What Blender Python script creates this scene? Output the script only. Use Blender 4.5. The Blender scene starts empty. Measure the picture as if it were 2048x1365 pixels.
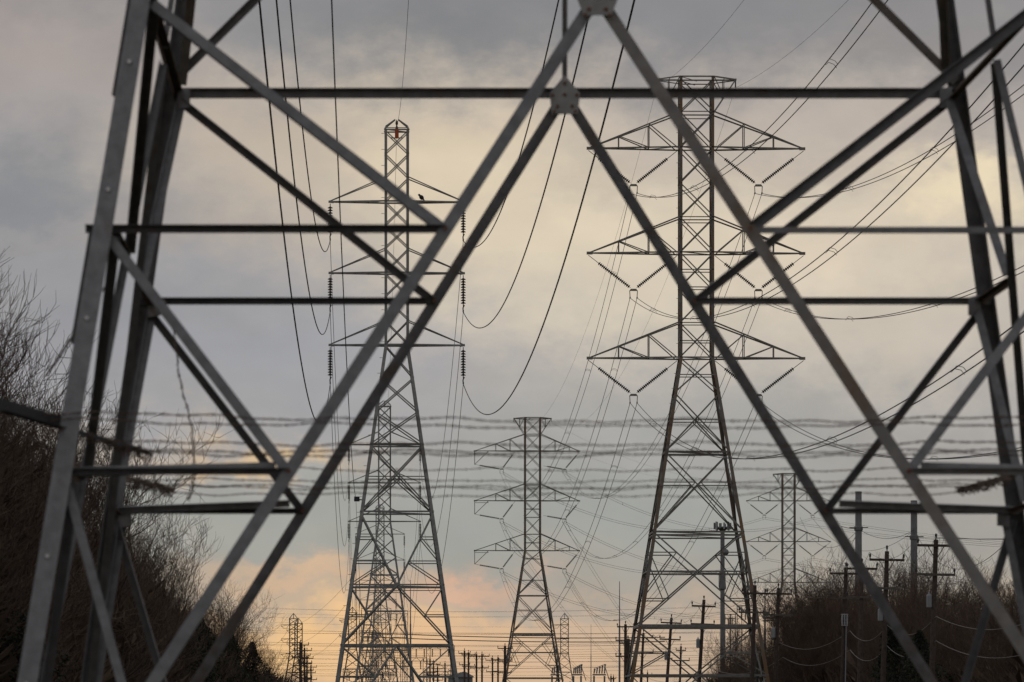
import bpy, math, random
from mathutils import Vector, Matrix
from math import radians as R, sin, cos, pi

sc = bpy.context.scene
C = sc.collection
# ------------------------------------------------------------------ camera
F, VH, CZ = 10700.0, 1450.0, 1.7        # focal length in photo pixels, horizon row, eye height
cd = bpy.data.cameras.new("camera"); cam = bpy.data.objects.new("camera", cd); C.objects.link(cam)
cam.location = (0, 0, CZ); cam.rotation_euler = (R(90), 0, 0)
cd.sensor_width = 36.0; cd.lens = F/2048*36.0
cd.shift_y = (VH-682.5)/2048
cd.clip_start = 0.5; cd.clip_end = 20000
cd.dof.use_dof = True; cd.dof.focus_distance = 430; cd.dof.aperture_fstop = 5.2
sc.camera = cam
sc.view_settings.view_transform = 'Standard'; sc.view_settings.look = 'None'
sc.view_settings.exposure = 0; sc.view_settings.gamma = 1
sc.cycles.max_bounces = 6; sc.cycles.volume_bounces = 1
sc.cycles.use_denoising = True

def lin(c):
    return tuple((x/255/12.92 if x/255 <= .04045 else ((x/255+.055)/1.055)**2.4) for x in c)+(1,)

# ------------------------------------------------------------------ world: overcast evening sky
SUN_AZ, SUN_EL = -62.0, 14.0     # degrees, measured from the view direction, + to the right
w = bpy.data.worlds.new("World"); sc.world = w; w.use_nodes = True
nt = w.node_tree; nt.nodes.clear()
def N(t, **k):
    n = nt.nodes.new(t)
    for a, b in k.items(): setattr(n, a, b)
    return n
def L(a, b): nt.links.new(a, b)
def M(op, a, b=None, c=None):
    n = N('ShaderNodeMath', operation=op)
    for i, x in enumerate((a, b, c)):
        if x is None: continue
        if isinstance(x, (int, float)): n.inputs[i].default_value = x
        else: L(x, n.inputs[i])
    return n.outputs[0]
def MIX(f, a, b, blend='MIX'):
    n = N('ShaderNodeMix', data_type='RGBA', blend_type=blend); n.clamp_factor = True
    for s, x in ((n.inputs[0], f), (n.inputs[6], a), (n.inputs[7], b)):
        if isinstance(x, (int, float, tuple)): s.default_value = x
        else: L(x, s)
    return n.outputs[2]
tc = N('ShaderNodeTexCoord'); sx = N('ShaderNodeSeparateXYZ'); L(tc.outputs['Generated'], sx.inputs[0])
az = M('MULTIPLY', M('ARCTAN2', sx.outputs[0], sx.outputs[1]), F)
el = M('MULTIPLY', M('ARCSINE', sx.outputs[2]), F)
def noise(scale, su, sv, detail, off=(0, 0, 0), rough=.55):
    cb = N('ShaderNodeCombineXYZ'); L(M('MULTIPLY', az, su), cb.inputs[0]); L(M('MULTIPLY', el, sv), cb.inputs[1])
    mp = N('ShaderNodeMapping'); mp.inputs['Location'].default_value = off; L(cb.outputs[0], mp.inputs[0])
    n = N('ShaderNodeTexNoise'); n.inputs['Scale'].default_value = scale; n.inputs['Detail'].default_value = detail
    n.inputs['Roughness'].default_value = rough; L(mp.outputs[0], n.inputs['Vector'])
    return n
wn = noise(1, .0034, .0055, 5, (3.1, 1.7, 0), .6)
ws = N('ShaderNodeSeparateColor'); L(wn.outputs['Color'], ws.inputs[0])
wn2 = noise(1, .013, .02, 5, (5.3, .7, 0), .6)
ws2 = N('ShaderNodeSeparateColor'); L(wn2.outputs['Color'], ws2.inputs[0])
azw = M('ADD', M('ADD', az, M('MULTIPLY', M('SUBTRACT', ws.outputs[0], .5), 430)), M('MULTIPLY', M('SUBTRACT', ws2.outputs[0], .5), 190))
elw = M('ADD', M('ADD', el, M('MULTIPLY', M('SUBTRACT', ws.outputs[1], .5), 260)), M('MULTIPLY', M('SUBTRACT', ws2.outputs[1], .5), 150))
# cloud base colour by height above the horizon
rp = N('ShaderNodeValToRGB'); L(M('DIVIDE', elw, 3200), rp.inputs[0])
cr = rp.color_ramp
stops = [(0, (213, 180, 146)), (110, (214, 181, 148)), (190, (196, 174, 152)), (270, (170, 163, 152)), (420, (162, 162, 156)),
         (560, (166, 164, 162)), (740, (163, 161, 164)), (1000, (176, 170, 166)), (1220, (172, 165, 162)), (1420, (145, 142, 143)),
         (1900, (150, 147, 148)), (3100, (160, 160, 164))]
while len(cr.elements) < len(stops): cr.elements.new(.5)
for e, (p, c) in zip(cr.elements, stops): e.position = p/3200; e.color = lin(c)
col = rp.outputs[0]
def blob(col, u, v, su, sv, c, wt):
    a = M('POWER', M('ABSOLUTE', M('DIVIDE', M('SUBTRACT', azw, u-1024), su)), 2)
    b = M('POWER', M('ABSOLUTE', M('DIVIDE', M('SUBTRACT', elw, VH-v), sv)), 2)
    f = M('MULTIPLY', M('EXPONENT', M('MULTIPLY', M('ADD', a, b), -1)), wt)
    return MIX(f, col, lin(c))
for b in [(130, 100, 330, 120, (172, 161, 155), .8),
          (60, 400, 330, 150, (134, 136, 141), .95),
          (300, 480, 200, 30, (170, 160, 152), .6),
          (640, 70, 330, 100, (143, 144, 147), .9),
          (940, 60, 420, 105, (127, 129, 133), 1.0),
          (1500, 40, 500, 130, (136, 136, 139), .9),
          (1850, 130, 300, 120, (146, 142, 140), .75),
          (880, 330, 360, 150, (219, 202, 176), .97),
          (520, 300, 230, 150, (192, 179, 163), .8),
          (1150, 480, 360, 180, (225, 210, 184), .97),
          (1280, 620, 360, 120, (213, 202, 183), .88),
          (1400, 330, 260, 90, (186, 176, 163), .7),
          (1700, 260, 330, 90, (187, 176, 166), .8),
          (1930, 400, 170, 75, (244, 226, 190), .9),
          (1650, 520, 380, 150, (223, 208, 185), .9),
          (1800, 690, 380, 130, (203, 193, 178), .85),
          (240, 640, 420, 150, (147, 148, 152), .85),
          (640, 720, 300, 130, (160, 161, 165), .8),
          (1120, 770, 300, 70, (178, 174, 168), .6),
          (1500, 830, 420, 80, (168, 166, 161), .7),
          (500, 915, 190, 26, (230, 196, 148), .95),
          (240, 900, 260, 40, (184, 172, 160), .7),
          (1300, 1010, 600, 110, (161, 163, 158), .8),
          (1900, 1000, 300, 130, (160, 154, 149), .7),
          (640, 1060, 350, 50, (163, 164, 157), .7),
          (620, 1150, 210, 34, (212, 180, 148), .85),
          (900, 1180, 160, 30, (220, 178, 150), .85),
          (1010, 1215, 90, 24, (170, 165, 155), .8),
          (610, 1275, 250, 62, (246, 202, 144), .97),
          (880, 1290, 280, 52, (233, 191, 147), .88),
          (1300, 1300, 320, 60, (196, 174, 151), .7)]:
    col = blob(col, *b)
# finer cloud texture
n1 = noise(1, .006, .0095, 4, (8, 2, 0), .5)
m1 = N('ShaderNodeMapRange'); L(n1.outputs['Fac'], m1.inputs[0]); m1.inputs[1].default_value = .3; m1.inputs[2].default_value = .7
m1.inputs[3].default_value = .955; m1.inputs[4].default_value = 1.045
cc = N('ShaderNodeCombineColor')
for i in range(3): L(m1.outputs[0], cc.inputs[i])
col = MIX(1.0, col, cc.outputs[0], 'MULTIPLY')
# thin gaps of clear sky above the clouds
sky = N('ShaderNodeTexSky', sky_type='NISHITA'); sky.sun_disc = False
sky.sun_elevation = R(SUN_EL); sky.sun_rotation = R(SUN_AZ)
sk = MIX(1.0, sky.outputs[0], (.06, .06, .06, 1), 'MULTIPLY')
n2 = noise(1, .0022, .004, 4, (1, 9, 0))
m2 = N('ShaderNodeMapRange'); L(n2.outputs['Fac'], m2.inputs[0]); m2.inputs[1].default_value = .55; m2.inputs[2].default_value = .8
m2.inputs[3].default_value = .0; m2.inputs[4].default_value = .12
col = MIX(m2.outputs[0], col, sk)
bg = N('ShaderNodeBackground'); L(col, bg.inputs[0]); bg.inputs[1].default_value = 1.0
out = N('ShaderNodeOutputWorld'); L(bg.outputs[0], out.inputs[0])

# ------------------------------------------------------------------ sun (veiled by cloud, low on the left)
sd = bpy.data.lights.new("sun", 'SUN'); sd.energy = 0.5; sd.angle = R(14); sd.color = (1, .88, .74)
so = bpy.data.objects.new("sun", sd); C.objects.link(so)
dirv = Vector((sin(R(SUN_AZ))*cos(R(SUN_EL)), cos(R(SUN_AZ))*cos(R(SUN_EL)), sin(R(SUN_EL))))
so.rotation_euler = (-dirv).to_track_quat('-Z', 'Y').to_euler()

# ------------------------------------------------------------------ materials
def mat(name, c1, c2, scale=3, rough=.6, metal=0.0, rust=None, rust_lo=.55, rust_hi=.7, rust_scale=1.2, bump=0.0, var=.1):
    m = bpy.data.materials.new(name); m.use_nodes = True
    t = m.node_tree; b = t.nodes['Principled BSDF']
    def nd(k): return t.nodes.new(k)
    tc = nd('ShaderNodeTexCoord')
    n = nd('ShaderNodeTexNoise'); n.inputs['Scale'].default_value = scale; n.inputs['Detail'].default_value = 6
    t.links.new(tc.outputs['Object'], n.inputs['Vector'])
    r = nd('ShaderNodeValToRGB'); r.color_ramp.elements[0].position = .32; r.color_ramp.elements[1].position = .68
    r.color_ramp.elements[0].color = (*c1, 1); r.color_ramp.elements[1].color = (*c2, 1)
    t.links.new(n.outputs['Fac'], r.inputs[0]); c = r.outputs[0]
    if rust:
        n2 = nd('ShaderNodeTexNoise'); n2.inputs['Scale'].default_value = rust_scale; n2.inputs['Detail'].default_value = 8
        n2.inputs['Roughness'].default_value = .7
        t.links.new(tc.outputs['Object'], n2.inputs['Vector'])
        mr = nd('ShaderNodeMapRange'); mr.inputs[1].default_value = rust_lo; mr.inputs[2].default_value = rust_hi
        t.links.new(n2.outputs['Fac'], mr.inputs[0])
        mx = nd('ShaderNodeMix'); mx.data_type = 'RGBA'; t.links.new(mr.outputs[0], mx.inputs[0])
        t.links.new(c, mx.inputs[6]); mx.inputs[7].default_value = (*rust, 1); c = mx.outputs[2]
    oi = nd('ShaderNodeObjectInfo'); mr2 = nd('ShaderNodeMapRange'); t.links.new(oi.outputs['Random'], mr2.inputs[0])
    mr2.inputs[3].default_value = 1-var; mr2.inputs[4].default_value = 1+var
    hs = nd('ShaderNodeHueSaturation'); t.links.new(c, hs.inputs['Color']); t.links.new(mr2.outputs[0], hs.inputs['Value'])
    t.links.new(hs.outputs[0], b.inputs['Base Color'])
    b.inputs['Roughness'].default_value = rough; b.inputs['Metallic'].default_value = metal
    if bump:
        bp = nd('ShaderNodeBump'); bp.inputs['Strength'].default_value = bump; bp.inputs['Distance'].default_value = .02
        t.links.new(n.outputs['Fac'], bp.inputs['Height']); t.links.new(bp.outputs[0], b.inputs['Normal'])
    return m
RUST = (.16, .075, .035)
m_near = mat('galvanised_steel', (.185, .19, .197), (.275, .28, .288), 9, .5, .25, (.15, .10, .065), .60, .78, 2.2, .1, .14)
m_brace = mat('weathered_galvanised_steel', (.155, .155, .157), (.24, .238, .238), 9, .55, .25, (.15, .10, .065), .54, .74, 2.0, .1, .16)
m_rustbrace = mat('rust_stained_steel', (.20, .19, .175), (.28, .265, .245), 7, .6, .15, (.19, .125, .075), .48, .68, 1.6, .1)
m_rusty = mat('rusted_iron', (.085, .06, .044), (.165, .115, .08), 14, .8, .1, (.2, .19, .17), .6, .75, 6)
m_inner = mat('darker_galvanised_steel', (.12, .12, .122), (.185, .185, .187), 9, .6, .2, (.12, .08, .05), .58, .76, 2.0, .1, .12)  # steel darker than the front-face members, with brown rust patches
m_gusset = mat('bright_galvanised_plate', (.30, .30, .29), (.42, .42, .41), 7, .5, .15, (.22, .14, .08), .58, .72, 4, .1)
m_dark = mat('shade_dark_steel', (.05, .05, .052), (.08, .08, .082), 9, .6, .2, (.10, .06, .04), .55, .75, 2)  # near-black base colour stands in for shade under the strut flanges
m_bolt = mat('rusty_bolt', (.14, .06, .03), (.22, .12, .07), 20, .7, .2)
m_holesky = mat('hole_sky_tone', (.7, .7, .7), (.85, .85, .85), 20, .35, .3)  # painted brightness of open sky, for the holes in the legs
m_a = mat('dull_grey_steel', (.20, .207, .196), (.32, .327, .312), 3, .55, .2, (.13, .085, .05), .60, .8, .8, 0, .12)
m_t = mat('green_grey_steel', (.20, .197, .178), (.30, .295, .267), 3, .6, .2, (.12, .07, .04), .58, .75, .8, 0, .12)
m_trust = mat('rust_streaked_leg_steel', (.16, .145, .122), (.25, .23, .20), 1.2, .7, .1, (.245, .145, .072), .44, .6, .35, 0, .1)
m_ins = mat('brown_porcelain', (.035, .028, .026), (.06, .05, .045), 5, .35)
m_ins2 = mat('dark_grey_steel', (.09, .09, .088), (.14, .14, .135), 3, .6, .2)
m_cable = mat('dark_conductor', (.03, .03, .032), (.05, .05, .052), 4, .6, .2)
m_cable2 = mat('aluminium_conductor', (.055, .053, .05), (.085, .082, .078), 4, .55, .2)
m_thin = mat('thin_wire', (.10, .09, .085), (.14, .13, .12), 4, .6, .2)
m_com = mat('pale_cable', (.19, .175, .16), (.25, .23, .21), 4, .6)
m_wood = mat('creosoted_wood', (.055, .039, .031), (.10, .072, .056), 6, .85, 0, None, bump=.3)
m_wood2 = mat('weathered_wood', (.09, .075, .062), (.15, .13, .11), 6, .85)
m_bark = mat('bare_twigs', (.068, .043, .029), (.13, .085, .057), 1.5, .9, var=.2)
m_twig = mat('pale_bare_twigs', (.088, .06, .042), (.165, .118, .083), 1.2, .9, var=.2)
m_brush = mat('dry_brush', (.05, .033, .022), (.13, .086, .055), .25, .95)
m_green = mat('dark_evergreen', (.012, .018, .009), (.030, .038, .018), 1.2, .8, var=.2)
m_pole = mat('grey_steel_pole', (.17, .175, .18), (.23, .235, .24), 1.5, .55, .1)
m_orange = mat('orange_plate', (.42, .075, .02), (.5, .10, .03), 3, .6)
m_white = mat('white_paint', (.30, .305, .31), (.42, .425, .43), 3, .5)
m_black = mat('black_casing', (.02, .02, .02), (.035, .035, .035), 3, .6)
m_grass = mat('dry_grass', (.07, .06, .03), (.13, .11, .055), .6, .95)
m_bird = mat('bird_plumage', (.016, .014, .013), (.03, .027, .025), 8, .8)
m_pale = mat('pale_metal_sheet', (.24, .25, .26), (.33, .34, .35), 1, .6)

# ------------------------------------------------------------------ helpers
class MB:
    def __init__(s): s.v = []; s.f = []
    def ang(s, a, b, e1, e2, w, t=None):
        """L-section from a to b; flanges run along e1 and e2 from the heel"""
        a = Vector(a); b = Vector(b); e1 = Vector(e1).normalized(); e2 = Vector(e2).normalized(); t = t or w*.1
        i = len(s.v)
        for p in (a, b):
            for x, y in ((0, 0), (w, 0), (w, t), (t, t), (t, w), (0, w)): s.v.append(p+e1*x+e2*y)
        for k in range(6): s.f.append((i+k, i+(k+1) % 6, i+6+(k+1) % 6, i+6+k))
        s.f += [(i, i+3, i+2, i+1), (i, i+5, i+4, i+3), (i+6, i+7, i+8, i+9), (i+6, i+9, i+10, i+11)]
    def brace_out(s, a, b, n, w, inset=0.0):
        """angle whose outstanding flange runs outward along its upper edge"""
        a = Vector(a); b = Vector(b); n = Vector(n).normalized(); d = (b-a).normalized()
        e1 = n.cross(d).normalized()
        if e1.z > 0: e1 = -e1
        o = -n*inset-e1*w/2
        s.ang(a+o, b+o, e1, n, w)
    def brace(s, a, b, n, w, inset=0.0, flip=1):
        a = Vector(a); b = Vector(b); n = Vector(n).normalized(); d = (b-a).normalized()
        e1 = n.cross(d).normalized()*flip; e2 = -n
        o = -n*inset-e1*w/2
        s.ang(a+o, b+o, e1, e2, w)
    def bar(s, a, b, w, h=None, up=(0, 0, 1)):
        a = Vector(a); b = Vector(b); h = h or w; d = (b-a).normalized(); up = Vector(up)
        if abs(d.dot(up)) > .95: up = Vector((0, 1, 0)) if abs(d.y) < .9 else Vector((1, 0, 0))
        e1 = d.cross(up).normalized(); e2 = e1.cross(d).normalized(); i = len(s.v)
        for p in (a, b):
            for x, y in ((-1, -1), (1, -1), (1, 1), (-1, 1)): s.v.append(p+e1*(x*w/2)+e2*(y*h/2))
        for k in range(4): s.f.append((i+k, i+(k+1) % 4, i+4+(k+1) % 4, i+4+k))
        s.f += [(i+3, i+2, i+1, i), (i+4, i+5, i+6, i+7)]
    def box(s, c, sz):
        c = Vector(c); s.bar(c-Vector((0, 0, sz[2]/2)), c+Vector((0, 0, sz[2]/2)), sz[0], sz[1], (0, 1, 0))
    def tube(s, pts, r, n=5, r2=None):
        pts = [Vector(p) for p in pts]; m = len(pts); i0 = len(s.v); last = None
        for k, p in enumerate(pts):
            d = (pts[min(k+1, m-1)]-pts[max(k-1, 0)]).normalized()
            up = last if last is not None else (Vector((0, 0, 1)) if abs(d.z) < .9 else Vector((1, 0, 0)))
            e1 = d.cross(up).normalized(); e2 = e1.cross(d).normalized(); last = e2
            rr = r if r2 is None else r+(r2-r)*k/(m-1)
            for j in range(n):
                q = 2*pi*j/n; s.v.append(p+(e1*cos(q)+e2*sin(q))*rr)
        for k in range(m-1):
            for j in range(n):
                a = i0+k*n+j; b = i0+k*n+(j+1) % n
                s.f.append((a, b, b+n, a+n))
        s.f.append(tuple(i0+j for j in reversed(range(n)))); s.f.append(tuple(i0+(m-1)*n+j for j in range(n)))
    def lathe(s, a, b, prof, n=8):
        a = Vector(a); b = Vector(b); d = (b-a).normalized(); up = Vector((0, 0, 1)) if abs(d.z) < .9 else Vector((1, 0, 0))
        e1 = d.cross(up).normalized(); e2 = e1.cross(d).normalized(); i0 = len(s.v)
        for h, r in prof:
            for j in range(n):
                q = 2*pi*j/n; s.v.append(a+d*h+(e1*cos(q)+e2*sin(q))*r)
        for k in range(len(prof)-1):
            for j in range(n):
                x = i0+k*n+j; y = i0+k*n+(j+1) % n; s.f.append((x, y, y+n, x+n))
        s.f.append(tuple(i0+j for j in reversed(range(n)))); s.f.append(tuple(i0+(len(prof)-1)*n+j for j in range(n)))
    def poly(s, pts, n, t):
        n = Vector(n).normalized()*t; i = len(s.v); k = len(pts)
        s.v += [Vector(p) for p in pts]+[Vector(p)+n for p in pts]
        s.f.append(tuple(range(i+k-1, i-1, -1))); s.f.append(tuple(range(i+k, i+2*k)))
        for j in range(k): s.f.append((i+j, i+(j+1) % k, i+k+(j+1) % k, i+k+j))
    def build(s, name, m, parent=None, off=(0, 0, 0), smooth=False):
        me = bpy.data.meshes.new(name); o3 = Vector(off)
        me.from_pydata([tuple(p-o3) for p in s.v], [], s.f); me.update()
        me.materials.append(m)
        if smooth: me.polygons.foreach_set('use_smooth', [True]*len(me.polygons))
        o = bpy.data.objects.new(name, me); C.objects.link(o)
        if parent: o.parent = parent
        else: o.location = o3
        return o

def tag(o, label=None, cat=None, group=None, kind=None):
    if label: o['label'] = label
    if cat: o['category'] = cat
    if group: o['group'] = group
    if kind: o['kind'] = kind
    return o
def empty(name, loc, label, cat, group=None, rz=0):
    o = bpy.data.objects.new(name, None); C.objects.link(o); o.location = loc; o.rotation_euler = (0, 0, rz)
    return tag(o, label, cat, group)
def copy_tree(o, parent=None):
    c = o.copy(); C.objects.link(c); c.parent = parent
    for ch in list(o.children): copy_tree(ch, c)
    return c
def pt(u, v, d): return Vector(((u-1024)*d/F, d, CZ+(VH-v)*d/F))

# ------------------------------------------------------------------ ground
g = MB(); g.v = [Vector(p) for p in ((-900, -250, 0), (900, -250, 0), (900, 3000, 0), (-900, 3000, 0))]; g.f = [(0, 1, 2, 3)]
tag(g.build('ground', m_grass), kind='structure')

# ------------------------------------------------------------------ the near lattice tower the photograph looks through
rng = random.Random(5)
near = empty('lattice_tower', (.6, 47.3, 0), 'huge blurred tower base of galvanised angles framing the whole view', 'pylon', 'steel lattice towers')
NO = near.location
Z0, Z1, Z2, Z3, ZT = 5.99, 4.04, 2.05, .07, 9.7
def fl(sx, sy, z):
    k = 5.99-z; h = 3.73+.152*k
    return Vector((.70+sx*h, 43.85-.15*k, CZ+z)) if sy < 0 else Vector((.50+sx*h, 50.8+.15*k, CZ+z))
for sx in (-1, 1):
    for sy in (-1, 1):
        b = MB()
        wl = .168; of = Vector((sx*(.085 if sy < 0 else .08), sy*.03, 0))
        b.ang(fl(sx, sy, -1.9)+of, fl(sx, sy, 12.5)+of, (-sx, 0, 0), (0, -sy, 0), wl-.008, .016)
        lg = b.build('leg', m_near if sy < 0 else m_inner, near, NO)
        for (za, zb) in ((5.15, 6.6), (3.1, 4.02)) if (sx, sy) == (-1, -1) else ():      # splice angle bolted behind the joint of the leg
            b = MB(); o = of+Vector((sx*.028, .022, 0))
            b.ang(fl(sx, sy, za)+o, fl(sx, sy, zb)+o, (-sx, 0, 0), (0, 1, 0), .16, .012)
            b.build('splice_angle', m_dark, lg, NO)
        for z in (-.7, .33, 1.36, 3.3, 4.36, 5.42) if sy < 0 else ():
            p = fl(sx, sy, z)+Vector((sx*.01, -.03 if sy < 0 else 0, 0)); dy = 1 if sy < 0 else -1
            b = MB(); b.lathe(p+Vector((0, -.03, 0)), p+Vector((0, 1, 0)), [(0, .016), (.05, .016)], 8)
            b.build('sky_hole_disc', m_holesky, lg, NO)  # pale disc stands in for sky showing through a hole in the leg
def strut(name, a, bb, w, inset_y, m):
    b = MB(); o = Vector((0, inset_y, w/2)); b.ang(a+o, bb+o, (0, 0, -1), (0, -1, 0), w, .009)
    return b.build(name, m, near, NO)
def member(name, a, bb, n, w, inset, m, flip=1, trim0=0.0, trim1=0.0):
    d = (bb-a).normalized(); b = MB()
    if flip == 0: b.brace_out(a+d*trim0, bb-d*trim1, n, w, inset)
    elif flip == 3: b.brace_out(a+d*trim0, bb-d*trim1, -n, w, -inset)
    else: b.brace(a+d*trim0, bb-d*trim1, n, w, inset, flip)
    return b.build(name, m, near, NO)
faces = [((-1, -1), (1, -1), Vector((0, -1, .15))), ((-1, 1), (1, 1), Vector((0, 1, .15))),
         ((-1, -1), (-1, 1), Vector((-1, 0, .15))), ((1, -1), (1, 1), Vector((1, 0, .15)))]
for fi, (c0, c1, n) in enumerate(faces):
    P = lambda c, z: fl(c[0], c[1], z)
    apex = (P(c0, Z0)+P(c1, Z0))/2; top = (P(c0, ZT)+P(c1, ZT))/2
    inn = -n.normalized()
    if fi < 2: strut('horizontal_strut', P(c0, Z0+(.06 if fi == 0 else 0)), P(c1, Z0+(.06 if fi == 0 else 0)), .092, -.02 if fi else .03, m_brace)
    else: member('horizontal_strut', P(c0, Z0), P(c1, Z0), n, .08, .02, m_rusty)
    member('upper_strut', P(c0, ZT), P(c1, ZT), n, .09, .02, m_brace)
    member('hanger', apex, top, n, .05, .03, m_brace)
    for c in (c0, c1):
        member('upper_brace', P(c, Z0+.12), top, n, .085, .045, m_brace if c == c0 else m_rustbrace)
        foot = P(c, -1.72)
        def K(z): return apex+(foot-apex)*((Z0-z)/(Z0+1.72))
        other = c1 if c == c0 else c0
        rust = (fi == 0 and c == c1)
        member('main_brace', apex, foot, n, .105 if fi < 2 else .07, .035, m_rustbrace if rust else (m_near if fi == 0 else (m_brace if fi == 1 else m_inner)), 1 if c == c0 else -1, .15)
        for za, w in ((Z1, .066), (Z2, .055), (Z3, .06)):
            if fi == 0 and c == c1 and za > 3: member('horizontal_strut', P(c, za), K(za), n, .055, .05, m_brace, 1, 0, .05)
            elif fi < 2: strut('horizontal_strut', P(c, za)+Vector((c[0]*(.15 if za > 3 and fi == 0 else .04), 0, 0)), K(za), w, .05 if fi == 0 else -.05, m_dark if c == c0 else m_brace)
            else: member('horizontal_strut', P(c, za), K(za), n, w, .05, m_rusty, 1, 0, .05)
        member('secondary_brace', P(c, Z0), K(Z1), n, .085, .06, (m_near if c == c0 else m_inner) if fi == 0 else m_inner, (3 if c[0] > 0 else 1) if fi == 1 else (0 if fi == 0 and c[0] > 0 else 1), .1, .03)  # front right brace takes the darker steel, painting in its flange shadow
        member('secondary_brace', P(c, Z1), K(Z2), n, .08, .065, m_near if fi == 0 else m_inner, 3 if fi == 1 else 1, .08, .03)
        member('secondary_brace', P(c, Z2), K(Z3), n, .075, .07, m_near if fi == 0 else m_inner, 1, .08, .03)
        # horizontal plan brace (second angle just above the lower strut)
        if fi < 2:
            dn = .10 if fi == 0 else .11
            member('plan_brace', P(c, Z2+.03)+inn*.08, K(Z2)+Vector((0, 0, dn))+inn*.2, n, .07, .08, m_near, 1 if c == c0 else -1, .0, .12)
    if fi < 2:
        y = -1 if fi == 0 else -1
        # gusset plate with rusty bolts
        cpl = apex+Vector((0, -.045 if fi == 0 else -.12, -.03)); b = MB()
        pts = [(0, .20), (.145, .02), (.125, -.175), (-.125, -.175), (-.145, .02)] if fi == 1 else [(-.15, .22), (.15, .22), (.165, -.02), (.115, -.15), (-.115, -.15), (-.165, -.02)]
        b.poly([cpl+Vector((x, 0, z)) for x, z in pts], (0, 1, 0), .014)
        gp = b.build('gusset_plate', m_gusset, near, NO)
        b = MB()
        for x, z in ((0, .12), (-.115, 0.005), (0, .01), (.115, .005), (-.07, -.10), (.07, -.10), (-.10, -.15), (.10, -.15)):
            p = cpl+Vector((x, -.022, z)); b.lathe(p, p+Vector((0, 1, 0)), [(0, .017), (.024, .017)], 6)
        b.build('bolt', m_bolt, gp, NO)
        b = MB()
        for c in (c0, c1):
            foot = P(c, -1.72)
            for za in (Z1, Z2):
                q = apex+(foot-apex)*((Z0-za)/(Z0+1.72))+Vector((0, -.05 if fi == 0 else -.14, 0))
                b.lathe(q, q+Vector((0, 1, 0)), [(0, .02), (.03, .02)], 6)
        b.build('joint_bolt', m_bolt, near, NO)
# leg-joint plates
for sx in (-1, 1):
    for z in (Z0, Z1, Z2):
        p = fl(sx, 1, z)+Vector((-sx*.12, -.12, -.05)); b = MB()
        b.poly([p+Vector((x*sx, 0, zz)) for x, zz in ((.06, .11), (-.06, .08), (-.06, -.09), (.06, -.11))], (0, 1, 0), .012)
        b.build('joint_plate', m_brace, near, NO)
# anti-climb brackets and barbed wire
arms = []
for sx in (-1, 1):
    L0 = fl(sx, -1, 2.38); a = Vector((L0.x+sx*.55, 42.55, CZ+2.5)); bb = Vector((L0.x-sx*.56, 44.3, CZ+2.23))
    L1 = fl(sx, 1, 2.33); a2 = Vector((L1.x+sx*.5, 52.2, CZ+2.52)); b2 = Vector((L1.x-sx*.62, 50.1, CZ+2.17))
    arms.append((sx, a, bb, a2, b2))
    for p, q in ((a, bb), (a2, b2)):
        b = MB(); mdl = p.lerp(q, .48 if p is a else .3); b.ang(p, mdl, (0, .3, 1), (1, .6, 0), .12 if p is a else .05, .01); b.ang(mdl, q, (0, .3, 1), (1, .6, 0), .05, .008)
        o = b.build('anti_climb_bracket', m_black if p is a else m_rusty, near, NO)
        for k in range(34):                           # tangled wire wound round the bracket
            b = MB(); t = .6+.4*rng.random() if k < 26 else rng.random(); c = p.lerp(q, t)
            pts = [c+Vector((rng.uniform(-.05, .05), rng.uniform(-.05, .05), rng.uniform(-.045, .045)))*1.3 for _ in range(5)]
            b.tube(pts, .0045, 4); b.build('wound_wire', m_rusty, o, NO)
def barbed(p, q, sag, seed, amp=.012, parent=near, wr=.0037):
    r = random.Random(seed); n = max(30, int((q-p).length/.045)); b = MB(); A = []; B = []
    ph = [r.uniform(0, 6.28) for _ in range(4)]
    d = (q-p).normalized(); s1 = Vector((0, 0, 1)); s2 = d.cross(s1).normalized()
    for i in range(n+1):
        t = i/n; c = p.lerp(q, t); c.z -= 4*sag*t*(1-t)
        s = t*(q-p).length
        c += s1*amp*(sin(s*2.9+ph[0])+.6*sin(s*6.7+ph[1])+.35*sin(s*13+ph[2]))+s2*amp*sin(s*3.7+ph[3])
        a = s*26; o = (s1*cos(a)+s2*sin(a))*.0065
        A.append(c+o); B.append(c-o)
        if i % 3 == 0:
            for _ in range(2):
                v = Vector((r.uniform(-.4, .4), r.uniform(-1, 1), r.uniform(-1, 1))).normalized()*.018
                b.tube([c-v, c+v], .0022, 3)
    b.tube(A, wr, 4); b.tube(B, wr, 4)
    return b.build('barbed_wire', m_rusty, parent, NO)
l, r_ = arms
k = 0
for t, dz, sg in ((.33, .11, .06), (.37, .06, .045), (.62, -.03, .02), (.8, -.03, .015), (.97, 0, .01)):
    p = l[1].lerp(l[2], t)+Vector((0, 0, dz)); q = r_[1].lerp(r_[2], t)+Vector((0, 0, dz*.8)); barbed(p, q, sg, k); k += 1
    p2 = l[1].lerp(l[2], t); q2 = l[3].lerp(l[4], t)
for t, dz, sg in ((.05, .0, .02), (.3, -.05, .02), (.5, -.05, .03), (.75, .0, .02), (.98, 0, .03)):
    barbed(l[3].lerp(l[4], t)+Vector((0, 0, dz)), r_[3].lerp(r_[4], t)+Vector((0, 0, dz)), sg, 20+k, wr=.0028); k += 1
for sx, a, bb, a2, b2 in arms:
    for t in (.1, .95): barbed(a.lerp(bb, t), a2.lerp(b2, t), .05, 40+k); k += 1
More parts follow.
